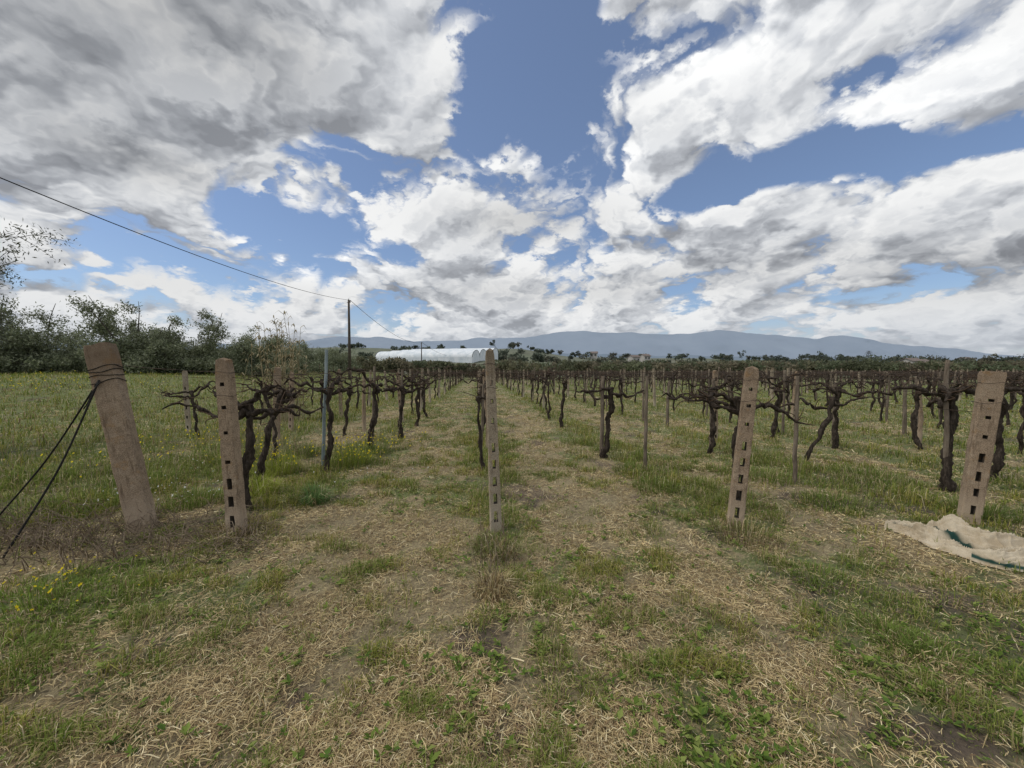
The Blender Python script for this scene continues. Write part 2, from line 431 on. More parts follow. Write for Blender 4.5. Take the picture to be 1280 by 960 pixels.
# wild flowers
def flowers(name, spots, col, size):
    b = Builder()
    for (px, py, n, rad, h) in spots:
        cx, cy = gpt(px, py); sf = max(.5, cy/4.5)
        for _ in range(n):
            x = cx+rng.normal(0, rad); y = cy+rng.normal(0, rad*0.7)
            z0 = float(H(x, y)); hh = h*rng.uniform(.4, 1.2)
            lx, ly = rng.normal(0, .15*hh, 2)
            top = np.array([x+lx, y+ly, z0+hh])
            q = 0.0015
            b.add([[x-q, y, z0], [x+q, y, z0], [top[0]+q, top[1], top[2]], [top[0]-q, top[1], top[2]]], [[0, 1, 2, 3]], 0, (0.15, 0.2, 0.05))
            s = size*rng.uniform(.6, 1.3)*sf**.5; tilt = rng.normal(0, .5, 2); tilt[1] -= .4
            th = np.linspace(0, 2*np.pi, 10, endpoint=False)
            rr = np.where(np.arange(10) % 2 == 0, s, s*.55)
            V = np.stack([rr*np.cos(th), rr*np.sin(th), -rr*np.cos(th)*tilt[0]-rr*np.sin(th)*tilt[1]], -1)+top
            V = np.vstack([V, top-[0, 0, s*.3]])
            b.add(V, [[10, j, (j+1) % 10] for j in range(10)], 0, np.array(col)*rng.uniform(.8, 1.1))
    b.obj(name, M_PETAL, False)
flowers("yellow_wildflowers", [(35, 750, 55, .28, .14), (10, 775, 25, .2, .14), (335, 590, 130, .3, .44), (440, 585, 170, .25, .46), (150, 590, 60, .9, .3),
        (60, 510, 260, 2.2, .4), (270, 560, 120, .8, .33), (500, 560, 50, .3, .3), (20, 480, 560, 3.5, .5), (120, 474, 400, 4, .4)], (0.85, 0.68, 0.03), 0.012)
flowers("white_wildflowers", [(230, 630, 40, .30, .2), (250, 600, 30, .5, .26), (160, 640, 20, .3, .25), (420, 570, 16, .3, .3), (470, 600, 20, .5, .12)], (0.8, 0.8, 0.75), 0.009)

# ------------------------------------------------------------------ vineyard posts
def post_mesh(height, w0, w1, d0, d1, holes, hole_w=0.35, round_top=False, seed=0, cham=0.10):
    r = np.random.default_rng(seed)
    zs = {-0.25, height}
    for a_, b_ in holes: zs.add(a_); zs.add(b_)
    z = np.arange(-0.15, height-0.02, 0.09)
    for q in z:
        if all(abs(q-t) > 0.02 for t in zs): zs.add(float(q))
    zs = sorted(zs)
    b = Builder(); V = []
    for zi in zs:
        t = max(0, min(1, zi/height)); W = (w0*(1-t)+w1*t)/2; D = (d0*(1-t)+d1*t)/2
        if zi == height: W *= 0.93; D *= 0.93
        c = cham*min(W, D)*2*0.7*r.uniform(.5, 2.0); hw = W*hole_w*r.uniform(.85, 1.15)
        if round_top and zi > height-0.05: W *= 0.93; D *= .93
        ring = [(-W+c, -D), (-hw, -D), (hw, -D), (W-c, -D), (W, -D+c), (W, D-c), (W-c, D), (hw, D), (-hw, D), (-W+c, D), (-W, D-c), (-W, -D+c)]
        for (x_, y_) in ring:
            j = r.normal(0, 0.0011, 3)
            V.append((x_+j[0], y_+j[1], zi+j[2]*0.8+(r.normal(0, .008) if zi == height else 0)))
    V = np.array(V); Fs = []; Fi = []
    for i_ in range(len(zs)-1):
        mid = (zs[i_]+zs[i_+1])/2
        hole = any(a_ < mid < b_ for a_, b_ in holes)
        o0 = i_*12; o1 = o0+12
        for k_ in range(12):
            k2 = (k_+1) % 12
            if hole and k_ in (1, 7): continue
            Fs.append([o0+k_, o0+k2, o1+k2, o1+k_])
        if hole:
            Fi.append([o0+1, o1+1, o1+8, o0+8]); Fi.append([o0+2, o0+7, o1+7, o1+2])
    for a_, b_ in holes:
        ia = zs.index(a_)*12; ib = zs.index(b_)*12
        Fi.append([ia+1, ia+8, ia+7, ia+2]); Fi.append([ib+1, ib+2, ib+7, ib+8])
    b.add(V, Fs, 0)
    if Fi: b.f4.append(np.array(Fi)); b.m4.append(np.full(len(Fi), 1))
    t = (len(zs)-1)*12
    top = V[t:t+12].mean(0)+[0, 0, 0.025 if round_top else 0.004]
    b.add(np.vstack([V[t:t+12], top]), [[k_, (k_+1) % 12, 12] for k_ in range(12)], 0)
    return b

def place_post(name, base_px, top_px, build, mat, yaw=0.0, depth_lean=0.0):
    bx, by = gpt(*base_px); z0 = float(H(bx, by))
    base = Vector((bx, by, z0)); top = at_y(top_px[0], top_px[1], by+depth_lean)
    axis_ = (top-base); L = axis_.length
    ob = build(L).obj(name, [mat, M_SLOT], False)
    zq = Vector((0, 0, 1)).rotation_difference(axis_.normalized())
    ob.matrix_world = Matrix.Translation(base) @ zq.to_matrix().to_4x4() @ Matrix.Rotation(yaw, 4, 'Z')
    return ob, base, top

def slots(z0, z1, l, gap):
    out = []; z = z0; r = np.random.default_rng(int(z0*100+l*1000))
    while z+l < z1:
        ll = l*r.uniform(.85, 1.1); out.append((round(z, 3), round(z+ll, 3))); z += ll+gap*r.uniform(.85, 1.25)
    return out
end_posts = {}
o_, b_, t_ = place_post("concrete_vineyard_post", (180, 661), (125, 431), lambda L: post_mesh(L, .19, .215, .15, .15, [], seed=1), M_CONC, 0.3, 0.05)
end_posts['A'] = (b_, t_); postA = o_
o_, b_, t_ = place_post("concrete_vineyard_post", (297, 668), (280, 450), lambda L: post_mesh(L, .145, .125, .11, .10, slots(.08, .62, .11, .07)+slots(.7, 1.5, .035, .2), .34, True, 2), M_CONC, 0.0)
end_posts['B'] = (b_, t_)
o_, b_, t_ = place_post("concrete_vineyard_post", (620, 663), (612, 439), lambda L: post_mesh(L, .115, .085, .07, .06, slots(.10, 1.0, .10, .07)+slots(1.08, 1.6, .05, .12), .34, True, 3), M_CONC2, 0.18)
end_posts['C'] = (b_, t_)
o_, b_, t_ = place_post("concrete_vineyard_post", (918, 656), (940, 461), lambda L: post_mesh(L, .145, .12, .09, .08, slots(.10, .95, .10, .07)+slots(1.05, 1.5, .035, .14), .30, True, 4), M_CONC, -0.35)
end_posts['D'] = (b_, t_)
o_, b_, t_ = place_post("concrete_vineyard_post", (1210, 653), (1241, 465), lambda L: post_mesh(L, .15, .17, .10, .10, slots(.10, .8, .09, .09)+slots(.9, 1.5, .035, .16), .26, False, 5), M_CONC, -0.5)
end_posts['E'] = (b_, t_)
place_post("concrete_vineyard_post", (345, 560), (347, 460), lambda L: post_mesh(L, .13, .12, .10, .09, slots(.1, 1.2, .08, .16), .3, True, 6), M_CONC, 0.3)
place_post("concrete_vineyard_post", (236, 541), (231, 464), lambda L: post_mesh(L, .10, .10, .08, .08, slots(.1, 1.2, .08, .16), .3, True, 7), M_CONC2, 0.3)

def stake_build(L, r0=.03, r1=.025, seed=0, bend=.02):
    rr = np.random.default_rng(seed); b = Builder()
    k = 10; z = np.linspace(-0.15, L, k); P = np.stack([np.cumsum(rr.normal(0, bend*.3, k)), np.cumsum(rr.normal(0, bend*.3, k)), z], -1)
    P[:, :2] -= np.linspace(0, 1, k)[:, None]*P[-1, :2]
    add_tube(b, catmull(P, 2), np.linspace(r0, r1, (k-1)*2+1), 7, 0.12); return b
for i_, (bp, tp, mt, rr_) in enumerate([((404, 588), (408, 437), M_PALE, .026), ((806, 590), (809, 470), M_WOOD, .027), ((994, 606), (997, 470), M_WOOD, .026),
        ((1181, 612), (1185, 450), M_WOOD, .028), ((1042, 558), (1044, 480), M_WOOD, .04), ((753, 573), (754, 470), M_WOOD, .035),
        ((602, 588), (604, 480), M_WOOD, .022), ((889, 566), (892, 474), M_WOOD, .035), ((835, 533), (837, 476), M_WOOD, .04), ((466, 560), (468, 458), M_WOOD, .03),
        ((456, 540), (455, 464), M_CONC, .045), ((1130, 545), (1131, 478), M_WOOD, .04), ((1148, 556), (1150, 476), M_CONC, .04), ((500, 546), (503, 462), M_WOOD, .03)]):
    place_post("wooden_vineyard_stake", bp, tp, lambda L: stake_build(L, rr_*1.1, rr_*.9, i_), mt)

# ------------------------------------------------------------------ grape vines
def vine_parts(r, detail=2, height=1.25, lean=(0, 0), arms=None, rad=0.033, canes=True):
    b = Builder(); sides = 8 if detail > 1 else (6 if detail else 5)
    k = 11
    z = np.linspace(-0.05, height, k)
    w = np.cumsum(r.normal(0, .022, (k, 2)), axis=0); w -= w[0]
    w += r.normal(0, .012, (k, 2)); w[0] = 0
    w -= np.linspace(0, 1, k)[:, None]**2*w[-1]*0.5
    s = np.linspace(0, 1, k)
    P = np.stack([w[:, 0]+lean[0]*s**1.2, w[:, 1]+lean[1]*s**1.2, z], -1)
    R = rad*(1.2-0.35*s)*r.uniform(.65, 1.4, k); R[0] *= 1.4; R[-1] = rad*1.4; R[-2] *= 1.2
    q = 4 if detail > 1 else (2 if detail else 1)
    if q > 1: P = catmull(P, q); R = np.interp(np.linspace(0, k-1, len(P)), np.arange(k), R)
    add_tube(b, P, R, sides, 0.28, 0)
    head = P[-1]
    if arms is None:
        arms = []
        for sgn in (1, -1):
            if r.random() < .92: arms.append((r.normal(0, .3), sgn, r.uniform(.55, 1.0)))
        for sgn in (1, -1):
            if r.random() < .65: arms.append((sgn, r.normal(0, .35), r.uniform(.35, .85)))
    for (ax, ay, L) in arms:
        d = np.array([ax, ay, 0.0]); d /= np.linalg.norm(d); sd = np.array([-d[1], d[0], 0])
        k2 = 11; s = np.linspace(0, 1, k2)
        wob = np.cumsum(r.normal(0, .042, (k2, 2)), axis=0)*L*1.3+r.normal(0, .012, (k2, 2)); wob -= wob[0]
        rise = r.uniform(.0, .24)
        start = head-np.array([0, 0, r.uniform(0, .2)])
        P2 = start+d*(s*L)[:, None]+sd*wob[:, :1]+np.array([0, 0, 1])*(wob[:, 1]*.9+rise*np.sin(s*2.0))[:, None]
        R2 = rad*.66*(1-.6*s)*r.uniform(.55, 1.7, k2); R2[-1] *= .8
        if q > 1: P2c = catmull(P2, q); R2c = np.interp(np.linspace(0, k2-1, len(P2c)), np.arange(k2), R2)
        else: P2c = P2; R2c = R2
        add_tube(b, P2c, R2c, max(5, sides-1), 0.3, 0)
        if canes:
            for _ in range(r.integers(5, 10) if detail else 4):
                i0 = r.integers(2, k2); p = P2[i0]
                dd = np.array([r.normal(0, .55), r.normal(0, .55), r.uniform(-.1, 1.0)])+d*.4
                dd /= np.linalg.norm(dd); ll = r.uniform(.05, .30)
                mid = p+dd*ll*.5+r.normal(0, .03, 3); e = p+dd*ll+np.array([0, 0, -.04])+r.normal(0, .04, 3)
                Pc = np.array([p, mid, e]); Pc = catmull(Pc, 3) if detail else Pc
                add_tube(b, Pc, np.linspace(.008, .003, len(Pc)) if detail else np.linspace(.011, .006, len(Pc)), 4, 0, 1)
    return b

near_spots = []
def near_vine(px, py, seed, **kw):
    x, y = gpt(px, py); r = np.random.default_rng(seed)
    ob = vine_parts(r, 2, **kw).obj("grapevine", [M_BARK, M_CANE]); ob.location = (x, y, float(H(x, y)))
    near_spots.append((x, y)); return ob
near_vine(307, 640, 11, height=1.22, lean=(-.04, .1), rad=.042, arms=[(-1, .1, .9), (-.9, .5, .7), (1, .2, .55), (.6, 1, .9), (1, -.3, .35)])
near_vine(318, 610, 12, height=1.30, lean=(.3, .2), rad=.034, arms=[(1, .3, .6), (-.3, 1, .7), (.3, -1, .5), (-1, 0, .6)])
near_vine(405, 592, 13, height=1.33, lean=(.02, .1), rad=.038, arms=[(1, .5, .6), (-.6, .8, .6), (-.9, -.3, .65)])
near_vine(466, 562, 14, height=1.25, lean=(.03, .1), rad=.042, arms=[(1, .5, .65), (-.6, -.8, .9), (-.2, 1, .7)])
near_vine(500, 547, 15, height=1.25, lean=(.05, 0), rad=.038)
near_vine(520, 533, 16, height=1.25, rad=.038)
near_vine(534, 523, 17, height=1.25, rad=.038)
near_vine(345, 575, 18, height=1.25, rad=.034, lean=(-.3, 0))
near_vine(250, 548, 19, height=1.1, rad=.034, lean=(-.2, 0))
near_vine(600, 590, 20, height=1.2, rad=.024, arms=[(0.05, 1, .9), (.4, 1, .5)])
near_vine(926, 640, 21, height=1.30, lean=(.02, .05), rad=.038, arms=[(-1, .2, .75), (1, .2, .72), (.9, .6, .6), (-.6, .9, .7), (-.9, -.1, .5)])
near_vine(756, 573, 22, height=1.28, rad=.040, lean=(.05, 0), arms=[(1, .2, .7), (-.9, .2, .6), (0, 1, .8)])
near_vine(887, 567, 23, height=1.25, rad=.038, lean=(-.05, 0), arms=[(1, .2, 1.0), (-1, .2, .9), (0, 1, .8)])
near_vine(1008, 578, 24, height=1.15, rad=.034, lean=(.5, .1), arms=[(1, .2, .7), (-1, .3, .8)])
near_vine(1180, 612, 25, height=1.30, rad=.052, lean=(-.02, 0), arms=[(1, .1, .8), (-1, .1, .7), (-.7, -.5, .6), (.6, .7, .6)])
near_vine(1243, 600, 26, height=1.30, rad=.04, arms=[(-1, -.5, .8), (1, .1, .8), (.1, 1, .8)])
near_vine(1042, 562, 27, height=1.25, rad=.036)
near_vine(702, 535, 28, height=1.25, rad=.036)
near_vine(686, 524, 29, height=1.25, rad=.034)
near_vine(1150, 560, 30, height=1.2, rad=.036)
near_vine(965, 548, 31, height=1.2, rad=.036)
near_vine(430, 545, 32, height=1.2, rad=.034, lean=(.2, 0))

mid_meshes = []
for i_ in range(8):
    ob = vine_parts(np.random.default_rng(100+i_), 1).obj("grapevine", [M_BARK, M_CANE])
    mid_meshes.append(ob.data); bpy.data.objects.remove(ob)
far_vars = [vine_parts(np.random.default_rng(200+i_), 0).arrays() for i_ in range(14)]
post_var = []
for i_ in range(4):
    post_var.append(post_mesh(1.62+.05*i_, .10, .09, .09, .08, [], seed=40+i_).arrays())
stake_var = [stake_build(1.5+.08*i_, .034, .028, 60+i_).arrays() for i_ in range(4)]
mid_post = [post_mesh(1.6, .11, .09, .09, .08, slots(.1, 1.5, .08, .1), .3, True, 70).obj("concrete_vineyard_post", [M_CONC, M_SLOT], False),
            stake_build(1.6, .034, .028, 71).obj("wooden_vineyard_stake", M_WOOD)]
mid_post_me = [o.data for o in mid_post]
for o in mid_post: bpy.data.objects.remove(o)

acc = {'v': [], 'f3': [], 'f4': [], 'm3': [], 'm4': [], 'n': 0}
def accum(arr, x, y, ang, sc, matmap, lean=(0, 0)):
    V, f3, f4, m, C = arr
    c, s = math.cos(ang), math.sin(ang)
    W = V.copy()*sc
    xx = W[:, 0]*c-W[:, 1]*s+W[:, 2]*lean[0]; yy = W[:, 0]*s+W[:, 1]*c+W[:, 2]*lean[1]
    W = np.stack([xx+x, yy+y, W[:, 2]+float(H(x, y))], -1)
    acc['v'].append(W); acc['f3'].append(f3+acc['n']); acc['f4'].append(f4+acc['n'])
    mm = np.array(matmap)[m]
    acc['m3'].append(mm[:len(f3)]); acc['m4'].append(mm[len(f3):]); acc['n'] += len(W)
row_ang = math.atan(-ROWDX)
ROWS = list(range(-3, 34))
YEND = 62
def row_start(k):
    return {-3: 11.0, -2: 10.0, -1: 11.5, 0: 7.4, 1: 12.2, 2: 8.5, 3: 5.6}.get(k, 5.0)
for k_ in ROWS:
    y = row_start(k_)+rng.uniform(0, .6); idx = 0
    yend = YEND if k_ > -3 else 24
    while y < yend:
        x = float(row_x(k_, y))+rng.normal(0, .06)
        near_dup = any((x-a_)**2+(y-b_)**2 < .6 for a_, b_ in near_spots)
        if abs(x) < 1.75*y+3 and not near_dup:
            miss = rng.random() < .1
            ang = row_ang+rng.choice([0, math.pi])+rng.normal(0, .1)
            if y < 15 and abs(x) < 1.5*y:
                if not miss:
                    ob = bpy.data.objects.new("grapevine", mid_meshes[rng.integers(8)]); scene.collection.objects.link(ob)
                    ob.location = (x, y, float(H(x, y))); ob.rotation_euler = (0, 0, ang); s_ = rng.uniform(.9, 1.1); ob.scale = (s_, s_, s_*rng.uniform(.95, 1.1))
                if idx % 2 == 0:
                    j = int(rng.random() < .5)
                    ob = bpy.data.objects.new(["concrete_vineyard_post", "wooden_vineyard_stake"][j], mid_post_me[j]); scene.collection.objects.link(ob)
                    ob.location = (x+.06, y-.09, float(H(x, y))); ob.rotation_euler = (rng.normal(0, .03), rng.normal(0, .04), rng.normal(0, .2)); ob.scale = (1, 1, rng.uniform(.9, 1.05))
            else:
                if not miss: accum(far_vars[rng.integers(14)], x, y, ang, rng.uniform(.92, 1.12), [0, 1])
                if idx % 2 == 0:
                    if rng.random() < .5: accum(post_var[rng.integers(4)], x+.06, y-.09, rng.normal(0, .2), rng.uniform(.9, 1.02), [2], rng.normal(0, .03, 2))
                    else: accum(stake_var[rng.integers(4)], x+.06, y-.09, rng.normal(0, .2), rng.uniform(.9, 1.05), [3], rng.normal(0, .04, 2))
        y += 1.8*rng.uniform(.86, 1.14); idx += 1
make_obj("vineyard_rows", np.concatenate(acc['v']), [np.concatenate(acc['f3']), np.concatenate(acc['f4'])], [M_BARK, M_CANE, M_CONC2, M_WOOD], None, True,
         np.concatenate(acc['m3']+acc['m4']))

# ------------------------------------------------------------------ trellis wires
wb = Builder()
def sagwire(p0, p1, r=.002, sag=.02, seg=10, bld=None, sides=4, wob=0.0):
    p0 = np.array(p0, float); p1 = np.array(p1, float); s = np.linspace(0, 1, seg+1)
    P = p0+(p1-p0)*s[:, None]; P[:, 2] -= 4*sag*s*(1-s)
    if wob: P[1:-1] += rng.normal(0, wob, (seg-1, 3))
    add_tube(bld or wb, P, r, sides)
for k_ in ROWS:
    ys = row_start(k_) if k_ not in (-1, 0, 1, 2) else 4.0
    ye = 60 if k_ > -3 else 24
    for hh, j in ((1.47, 0), (1.28, 1)):
        yy = ys
        first = True
        while yy < ye:
            y2 = min(yy+4.5, ye)
            x1 = float(row_x(k_, yy)); x2 = float(row_x(k_, y2))
            if first and k_ in (-1, 0, 1, 2):
                bb, tt = end_posts['BCDE'[k_+1]]
                f_ = hh/1.75; p = bb.lerp(tt, f_); p0 = (p.x, p.y, p.z)
            else: p0 = (x1, yy, hh+float(H(x1, yy)))
            sagwire(p0, (x2, y2, hh+float(H(x2, y2))), .0018+.00018*yy, .025, 5, None, 4, 0.004)
            yy = y2; first = False
def pt(k, f): b0_, t0_ = end_posts[k]; return tuple(b0_.lerp(t0_, f))
for a_, b_ in (('A', 'B'), ('B', 'C'), ('C', 'D'), ('D', 'E')):
    sagwire(pt(a_, .90), pt(b_, .93), .0022, .012, 10, None, 5, .002)
sagwire(pt('E', .92), (8.2, 4.3, 1.66), .0022, .02, 8)
for yy, hh in ((6.1, 1.5), (8.2, 1.55), (10.5, 1.55), (13, 1.55), (17, 1.55), (23, 1.6)):
    xs = [float(row_x(k, yy)) for k in range(-2, 12)]
    for x1, x2 in zip(xs[:-1], xs[1:]):
        sagwire((x1, yy, hh), (x2, yy, hh), .0022+.0001*yy, .03, 5, None, 4, .004)
wb.obj("trellis_wires", M_WIRE)

# anchor cords on the leaning end post
ab = Builder()
pa = Vector(pt('A', .80))
for (gxp, gyp) in ((-25, 668), (0, 700)):
    gx_, gy_ = gpt(gxp, gyp)
    P = catmull(np.array([pa+Vector((0, -.09, .02)), pa.lerp(Vector((gx_, gy_, 0)), .5)+Vector((0, 0, -.04)), Vector((gx_, gy_, -.02))]), 8)
    add_tube(ab, P, .008, 6, .1)
for f_ in (.80, .83, .855, .875):
    c0 = Vector(pt('A', f_)); th = np.linspace(0, 2*np.pi, 25)
    Rm = postA.matrix_world.to_3x3()
    Pl = []
    for t in th:
        cx, sx = math.cos(t), math.sin(t)
        q = max(abs(cx)/.112, abs(sx)/.081)
        Pl.append(c0+Rm @ Vector((cx/q, sx/q, .012*math.sin(t*2+f_*90))))
    add_tube(ab, np.array(Pl), .004, 6, .1)
P = catmull(np.array([pa+Vector((.02, -.10, .0)), pa+Vector((-.03, -.13, -.1)), pa+Vector((-.06, -.14, -.19)), pa+Vector((-.13, -.12, -.26))]), 5)
add_tube(ab, P, .005, 5)
ab.obj("anchor_cords", M_RUB)
tb = Builder()
for kk, ws in (('B', .09), ('C', .065), ('D', .085), ('E', .11)):
    for f_ in (.80, .93):
        c0 = np.array(pt(kk, f_)); th = np.linspace(0, 2*np.pi, 17)
        P = np.stack([c0[0]+ws*np.cos(th), c0[1]+ws*np.sin(th), c0[2]+.008*np.sin(3*th)], -1)
        add_tube(tb, P, .0025, 4)
tb.obj("wire_ties", M_WIRE)

# ------------------------------------------------------------------ dry bramble at the left posts
bb = Builder()
for _ in range(800):
    px = rng.uniform(-60, 330); py = 672+rng.normal(0, 16)+(0 if px > 150 else 8)
    x, y = gpt(px, py); z = float(H(x, y)); a_ = rng.uniform(0, 2*np.pi); L = rng.uniform(.12, .45); hgt = rng.uniform(.02, .19)*(1.2 if px < 200 else .8)
    P = np.array([[x, y, z], [x+math.cos(a_)*L*.4, y+math.sin(a_)*L*.4, z+hgt], [x+math.cos(a_)*L, y+math.sin(a_)*L, z+hgt*rng.uniform(.1, 1.1)]])
    P[1:] += rng.normal(0, .02, (2, 3))
    add_tube(bb, catmull(P, 3), np.linspace(.0035, .0012, 7), 4)
for _ in range(60):
    px = 618+rng.normal(0, 14); py = 690+rng.uniform(-25, 60)
    x, y = gpt(px, py); z = float(H(x, y)); a_ = rng.uniform(0, 2*np.pi); L = rng.uniform(.05, .15); hgt = rng.uniform(.08, .3)
    P = np.array([[x, y, z], [x+math.cos(a_)*L*.4, y+math.sin(a_)*L*.4, z+hgt*.6], [x+math.cos(a_)*L, y+math.sin(a_)*L, z+hgt]])
    add_tube(bb, catmull(P, 3), np.linspace(.003, .0012, 7), 4)
bb.obj("dry_brambles", M_TWIG)
# tall dry weed stalks between the vines on the left
sb = Builder()
for (px0, py0, rad_, n_, hm) in ((340, 590, .35, 26, .8), (430, 580, .35, 22, .7), (260, 560, 1.0, 26, .8), (110, 620, .8, 22, .5), (500, 560, .4, 10, .5), (1060, 600, 1.0, 14, .4), (830, 605, .3, 8, .4)):
    cx, cy = gpt(px0, py0)
    for _ in range(n_):
        x = cx+rng.normal(0, rad_); y = cy+rng.normal(0, rad_*.7); z = float(H(x, y)); h_ = hm*rng.uniform(.5, 1.1); a_ = rng.uniform(0, 6.28); ln = h_*rng.uniform(.05, .3)
        P = catmull(np.array([[x, y, z], [x+math.cos(a_)*ln*.3, y+math.sin(a_)*ln*.3, z+h_*.5], [x+math.cos(a_)*ln, y+math.sin(a_)*ln, z+h_]]), 4)
        add_tube(sb, P, np.linspace(.0028, .0012, len(P)), 4)
        for _k in range(5):
            p = P[rng.integers(3, len(P))]; d_ = np.array([rng.normal(0, .6), rng.normal(0, .6), .8]); d_ /= np.linalg.norm(d_)
            add_tube(sb, [p, p+d_*h_*.08, p+d_*h_*.16+[0, 0, .01]], [.0015, .0025, .0015], 4)
sb.obj("dry_weed_stalks", M_REED)

# ------------------------------------------------------------------ cloth sheet on the ground
def cloth():
    nu, nv = 280, 130
    u = np.linspace(0, 1, nu); v = np.linspace(0, 1, nv); U, Vv = np.meshgrid(u, v)
    p0 = np.array(gpt(1104, 662)); p1 = np.array(gpt(1360, 722))
    d = p1-p0; n_ = np.array([-d[1], d[0]])/np.linalg.norm(d)
    wid = 0.10+0.60*sstep(0.0, .5, U)+.08*np.sin(U*9)+.05*np.sin(U*23)+.06*fbm(U*30, U*0, 3, 5)
    s = (Vv-.5)
    wig = .06*np.sin(U*7+1)+.025*np.sin(U*19)
    Xc = p0[0]+d[0]*U+n_[0]*(s*wid+wig+.06); Yc = p0[1]+d[1]*U+n_[1]*(s*wid+wig+.06)
    e = 1-np.abs(2*s)**4
    wq = fbm(U*3, Vv*2, 2, 60)*1.6
    f1 = 1-np.abs(2*fbm(U*2.6+wq, Vv*6.5-U*3+wq, 2, 51)-1)
    f2 = 1-np.abs(2*fbm(U*6+wq*2, Vv*15-U*9, 2, 55)-1)
    f3 = 1-np.abs(2*fbm(U*18+wq*3, Vv*9+U*12, 2, 58)-1)
    heap = .14*np.exp(-(((U-.40)/.09)**2+((Vv-.72)/.20)**2))+.05*np.exp(-(((U-.62)/.2)**2+((Vv-.75)/.2)**2))
    Zc = H(Xc, Yc)+.022+e*(f1**4*.085*sstep(0, .3, U)+f2**4*.045+f3**5*.022+heap)
    Zc = Zc-.012*(1-e)
    Vt = np.stack([Xc, Yc, Zc], -1).reshape(-1, 3)
    I, J = np.meshgrid(np.arange(nu-1), np.arange(nv-1)); b0 = (J*nu+I).ravel()
    F_ = np.stack([b0, b0+1, b0+nu+1, b0+nu], -1)
    vm = Vv.ravel(); um = U.ravel()
    col = np.ones((len(Vt), 3))*np.array([.60, .52, .39])
    band = np.exp(-((vm-.36-.06*np.sin(um*9))/.03)**2)+.9*np.exp(-((vm-.05)/.02)**2)*(um > .5)
    band = np.clip(band*1.5, 0, 1)[:, None]
    col = col*(1-band)+np.array([.025, .07, .06])*band
    return Vt, F_, col
M_CLOTH, nt, bs = newmat("jute_cloth", 0.95)
oc = objco(nt); nn = noise(nt, 220, 3, .7, oc); n2 = noise(nt, 6, 5, .6, oc)
c = mix(nt, attr(nt).outputs["Color"], ramp(nt, nn, [(.3, (.65, .65, .65)), (.7, (1.1, 1.1, 1.1))]), .8, 'MULTIPLY')
c = mix(nt, c, ramp(nt, n2, [(.35, (.72, .67, .6)), (.6, (1, 1, 1))]), .9, 'MULTIPLY')
nt.links.new(c, bs.inputs["Base Color"]); bump(nt, bs, nn, .4, .003)
Vt, F_, col = cloth()
make_obj("jute_ground_sheet", Vt, [F_], M_CLOTH, col, True)

# ------------------------------------------------------------------ olive trees
def leaves_at(P, n, spread, L, w, cols, r, cvar=.35):
    idx = r.integers(0, len(P), n)
    clumpc = r.uniform(1-cvar, 1+cvar, len(P))
    c = P[idx]+r.normal(0, 1, (n, 3))*spread
    D = r.normal(0, 1, (n, 3)); D[:, 2] += .3; D /= np.linalg.norm(D, axis=1, keepdims=True)
    S = np.cross(D, r.normal(0, 1, (n, 3))); S /= np.linalg.norm(S, axis=1, keepdims=True)
    l = L*r.uniform(.6, 1.3, (n, 1)); ww = w*r.uniform(.7, 1.3, (n, 1))
    V = np.stack([c-D*l*.5, c+S*ww*.5, c+D*l*.5, c-S*ww*.5], 1).reshape(-1, 3)
    col = np.array(cols)[r.integers(0, len(cols), n)]*clumpc[idx][:, None]*r.uniform(.8, 1.2, (n, 1))
    return V, np.arange(n*4).reshape(-1, 4), np.repeat(col, 4, axis=0)
OLN = [(.09, .10, .065), (.13, .14, .095), (.06, .07, .045), (.17, .18, .13)]
OLC = [(.18, .205, .115), (.235, .26, .16), (.12, .14, .075), (.31, .33, .23)]
